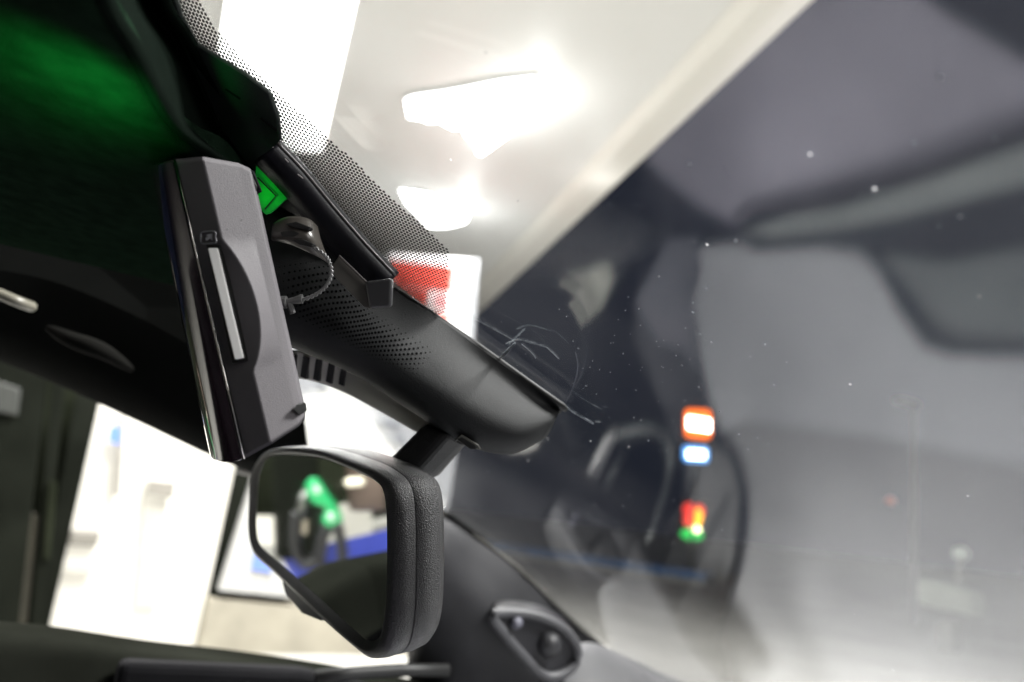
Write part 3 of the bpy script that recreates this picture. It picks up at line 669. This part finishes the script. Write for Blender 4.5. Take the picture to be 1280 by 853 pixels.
mslab('blue_band', [(350, 694), (500, 658), (500, 716), (380, 750)], 4.8, .2, mat('band blue', (.03, .05, .38), .4), st)

# ================================================================== BRACKET
bk = tag(empty('tag_bracket'), 'glossy black bracket arm clipped along the dotted glass edge', 'bracket')
ax = [(338, 186, .275), (372, 222, .282), (410, 268, .29), (450, 314, .297), (486, 352, .303)]
def along(dx, dy, dd): return [P(x + dx, y + dy, d + dd) for x, y, d in ax]
rows = [along(12, -10, .006), along(5, -3, .0), along(-4, 4, -.001), along(-13, 10, .001), along(-20, 16, .008)]
link('arm', *patch(rows, 6, 4), M_gloss, bk, smooth=True, solid=.0012, soff=0)
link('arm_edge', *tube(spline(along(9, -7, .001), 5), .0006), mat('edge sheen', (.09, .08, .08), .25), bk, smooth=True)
link('end_block', *loft([P(x, y, d) for x, y, d in [(456, 352, .288), (490, 348, .288), (492, 348, .30), (458, 352, .30)]],
                       [P(x, y, d) for x, y, d in [(462, 386, .288), (489, 384, .288), (491, 384, .30), (463, 386, .30)]], 3), mat('block', (.035, .035, .038), .4), bk, bevel=.0012, segs=3)
link('web', *prism([P(x, y, .292) for x, y in [(424, 320), (458, 352), (464, 386), (455, 384), (410, 338)]], f_ * .002), mat('web plastic', (.085, .08, .072), .45), bk, bevel=.0004)
link('web_lip', *tube([P(424, 320, .290), P(458, 353, .290)], .0005), mat('edge sheen', (.09, .08, .08), .25), bk)
# fin with three slots
rows = [[P(x, y, d) for x, y, d in [(342, 280, .282), (360, 272, .278), (384, 274, .278), (396, 284, .284)]],
        [P(x, y, d) for x, y, d in [(340, 298, .276), (360, 293, .272), (386, 296, .272), (402, 306, .280)]],
        [P(x, y, d) for x, y, d in [(344, 300, .280), (366, 306, .276), (392, 318, .277), (412, 330, .284)]]]
link('fin', *patch(rows, 6, 5), mat('fin plastic', (.075, .068, .06), .3), bk, smooth=True, solid=.0008, soff=0)
for q in ([(356, 280), (370, 277), (388, 284), (386, 288), (366, 284)], [(350, 290), (366, 288), (374, 292), (366, 296), (352, 295)], [(364, 300), (378, 299), (392, 305), (390, 309), (374, 306)]):
    link('fin_slot', *prism([P(x, y, .2705) for x, y in q], f_ * .004), M_frit, bk, bevel=.0003)
# green lit pocket
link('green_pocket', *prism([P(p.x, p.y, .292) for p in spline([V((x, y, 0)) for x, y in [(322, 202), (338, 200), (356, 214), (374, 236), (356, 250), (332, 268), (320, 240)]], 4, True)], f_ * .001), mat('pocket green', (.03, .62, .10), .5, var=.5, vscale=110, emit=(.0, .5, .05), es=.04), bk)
link('pocket_rib', *tube([P(322, 222, .2905), P(345, 245, .2905), P(331, 262, .2905)], .0003), M_frit, bk)
link('pocket_rib', *prism([P(x, y, .289) for x, y in [(350, 226), (355, 224), (370, 240), (366, 246)]], f_ * .002), M_frit, bk, bevel=.0002)
for k in range(9):  # short pale slivers scattered along the arm
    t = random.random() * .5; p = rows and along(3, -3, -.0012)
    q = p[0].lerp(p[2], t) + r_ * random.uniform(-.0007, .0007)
    link('pale_sliver', *tube([q, q + (p[1] - p[0]).normalized() * random.uniform(.0006, .002)], .00018, 5), mat('pale sliver', (.45, .42, .42), .3), bk)

# thin twisted cord with its plug
cdp = spline([P(x, y, d) for x, y, d in [(390, 308, .274), (405, 318, .273), (413, 330, .272), (414, 346, .272), (406, 360, .272), (392, 370, .273), (374, 376, .275), (360, 378, .276)]], 12)
cord = tag(empty('tether_cord'), 'thin twisted dark cord looping from the bracket fin to a small plug', 'cord')
tw = []
for s_ in (0, math.pi):
    pp_ = []
    for i, p in enumerate(cdp):
        a = i * .8 + s_; pp_.append(p + r_ * (.0004 * math.cos(a)) + u_ * (.0004 * math.sin(a)))
    tw.append(tube(pp_, .00045, 6))
link('strand', *merge(*tw), mat('cord grey', (.20, .20, .20), .3), cord, smooth=True)
link('plug', *tube([P(352, 378, .274), P(358, 378, .274), P(359, 378, .274), P(366, 376, .274), P(367, 376, .274), P(376, 374, .274), P(378, 374, .274)],
                   lambda s: .0024 if s < .2 else (.0013 if s < .8 else .0018), 10), mat('plug', (.09, .09, .09), .3), cord)
link('plug_tail', *tube([P(361, 378, .274), P(366, 392, .274)], .0012, 8), mat('plug', (.09, .09, .09), .3), cord)

# ================================================================== TOLL TAG
tg = tag(empty('toll_tag'), 'grey and glossy black electronic toll tag with a silver bar button', 'toll tag')
def bulge(s):
    if s < .29 or s > .74: return 0
    return max(0, 1 - ((s - .515) / .225) ** 2) ** .85
PXM = .245 / FPX
cas_t = [(219, 199, .2500), (253, 196, .2445), (298, 204, .2535), (313, 211, .2562), (321, 238, .264), (322, 240, .285), (225, 214, .285)]
cas_b = [(307, 573, .2500), (338, 556, .2445), (374, 533, .2535), (381, 524, .2562), (382, 512, .262), (380, 508, .285), (300, 560, .285)]
tp = [P(*a) for a in cas_t]; bt = [P(*a) for a in cas_b]
def rounded(a, b, r):
    A, B_, src = [], [], []
    n = len(a)
    for i in range(n):
        for l, O in ((a, A), (b, B_)):
            p, q, t = l[i - 1], l[i], l[(i + 1) % n]
            e1 = q + (p - q).normalized() * min(r, (p - q).length * .45); e2 = q + (t - q).normalized() * min(r, (t - q).length * .45)
            O += [e1, q * .5 + (e1 + e2) * .25, e2]
        src += [i] * 3
    return A, B_, src
def cfn(i, s):
    if src[i] == 1: return r_ * (22 * PXM * bulge(s)) + f_ * (.0016 * bulge(s))
    return V((0, 0, 0))
M_case = mat('tag grey', (.122, .115, .123), .58, spec=.25, bump=.25, bscale=2600, var=.07, vscale=60, wear=.1)
M_case2 = mat('tag dark grey', (.105, .10, .105), .45, bump=.12, bscale=3500, var=.03, vscale=200)
tp, bt, src = rounded(tp, bt, .0007)
o = link('casing', *loft(tp, bt, 60, cfn), M_case, tg, smooth=True)
wn_ = o.modifiers.new('w', 'WEIGHTED_NORMAL'); wn_.keep_sharp = True; wn_.weight = 100
sh_t = [(217, 199.5, .2503), (207, 201, .2512), (197, 204, .2545), (189, 208, .260), (187, 211, .270), (192, 214, .284), (222, 214, .284)]
sh_b = [(304, 575, .2503), (290, 579, .2512), (278, 579, .2545), (267, 576, .260), (263, 572, .270), (268, 566, .284), (300, 562, .284)]
link('glossy_shell', *loft([P(*a) for a in sh_t], [P(*a) for a in sh_b], 30), mat('tag gloss', (.030, .018, .026), .13, coat=1, var=.2), tg, smooth=True, bevel=.0008, segs=3, angle=40)  # purple-brown of its reflection is put into the base colour
sm0, sm1 = P(218, 199, .2500), P(305.5, 574, .2500)
link('seam_strip', *tube([sm0.lerp(sm1, t) for t in (0, .25, .5, .75, 1)], .00035, 8), mat('chrome', (.6, .58, .55), .15, metal=1), tg, smooth=True)
# recess and silver bar
def bar(pix, d0, d1, th, name, m, **kw):
    pts = [P(x, y, d) for (x, y), d in zip(pix, (d0, d1, d1, d0))]
    return link(name, *prism(pts, f_ * th), m, tg, **kw)
bar([(257, 305), (274, 306), (308, 452), (290, 455)], .2468, .2448, .003, 'button_recess', M_frit, bevel=.0003)
bar([(259, 310), (272, 310), (305, 448), (293, 450)], .2438, .2446, .005, 'button', mat('silver button', (.93, .93, .92), .33, var=.02, emit=None), bevel=.0005, segs=3)
# little square emblem with an arrow mark
def icon(pix, d, th, name, m): return link(name, *prism([P(x, y, d) for x, y in pix], f_ * th), m, tg, bevel=.0001)
M_ic = mat('icon print', (.23, .23, .25), .5)
ox, oy = 260, 297
sq = spline([V((ox + a, oy + b, 0)) for a, b in [(-8, -6), (0, -7.5), (9, -7), (9.5, 0), (10, 6), (1, 7.5), (-8, 7), (-9, 0)]], 3, True)
rgp = [P(p.x, p.y, .2462 - .00018 * (p.x - 260)) for p in sq]; rgp += rgp[:2]
link('icon_frame', *tube(rgp, .00028, 6), M_ic, tg)
icon([(ox + 5, oy - 5), (ox + 5, oy + 4), (ox + 2, oy + 1), (ox - 2, oy + 4.5), (ox - 4, oy + 1), (ox + 0, oy - 1), (ox - 3, oy - 3)], .2452, .0004, 'icon_arrow', M_ic)
link('corner_notch', *prism([P(x, y, .2531 + (x - 298) * .00018) for x, y in [(296, 219), (303, 217), (311, 217), (317, 230), (316, 236), (306, 235), (297, 229)]], f_ * .004), M_frit, tg, bevel=.0003, segs=2)
link('corner_notch', *prism([P(x, y, .2527 + (x - 374) * .00035) for x, y in [(367, 512), (371, 505), (378, 504), (380, 515), (374, 519)]], f_ * .004), M_frit, tg, bevel=.0003, segs=2)
vs, fs = [], []
for k in range(22):
    t_ = random.uniform(.04, .92); u = random.uniform(.1, .9); xa = 253 + 85 * t_ + 24 * bulge(t_); xb = 298 + 76 * t_
    if xa > xb - 6: continue
    x = xa + (xb - xa) * u; y = 200 + 345 * t_; r = random.uniform(.00008, .00020)
    p = P(x, y, .2445 + .009 * max(0, (x - 253 - 85 * t_) / (45 - 9 * t_)) - .0003); n = len(vs); el = random.uniform(1, 2.2)
    vs += [p + r_ * (r * math.cos(a * math.pi / 3)) + u_ * (r * el * math.sin(a * math.pi / 3)) for a in range(6)]; fs.append(tuple(range(n, n + 6)))
tag(link('dust', vs, fs, mat('tag dust', (.42, .42, .42), .8), tg, solid=.00005), kind='stuff')
link('hinge', *loft([P(x, y, d) for x, y, d in [(306, 210, .258), (316, 214, .258), (318, 214, .275), (308, 210, .275)]],
                   [P(x, y, d) for x, y, d in [(318, 244, .262), (328, 240, .262), (328, 240, .28), (320, 244, .28)]], 3), M_gloss, tg, bevel=.0006)

# ------------------------------------------------------------------ green status lamp behind the tag (lights headliner and bracket)
def spot(name, loc, target, power, size, blend, col, rad):
    l = bpy.data.lights.new(name, 'SPOT'); l.energy = power; l.spot_size = R(size); l.spot_blend = blend; l.color = col; l.shadow_soft_size = rad
    o = bpy.data.objects.new(name, l); C.objects.link(o); o.location = loc
    o.rotation_euler = (V(target) - V(loc)).to_track_quat('-Z', 'Y').to_euler(); return o
gl0 = P(225, 222, .268)
spot('green_led', P(112, 232, .205), H(78, 92), .42, 96, 1, (.02, 1, .16), .006)

spot('green_led', P(322, 250, .281), P(340, 236, .292), .006, 110, 1, (.03, 1, .15), .003)
# added fill light beside the phone, no lamp there; brightens the tag's facets
area('tag_fill_light', CAM + r_ * 1.25 - f_ * .85 + Zu * .7, P(400, 400, .3), .7, .9, 17, (1, .97, .95))
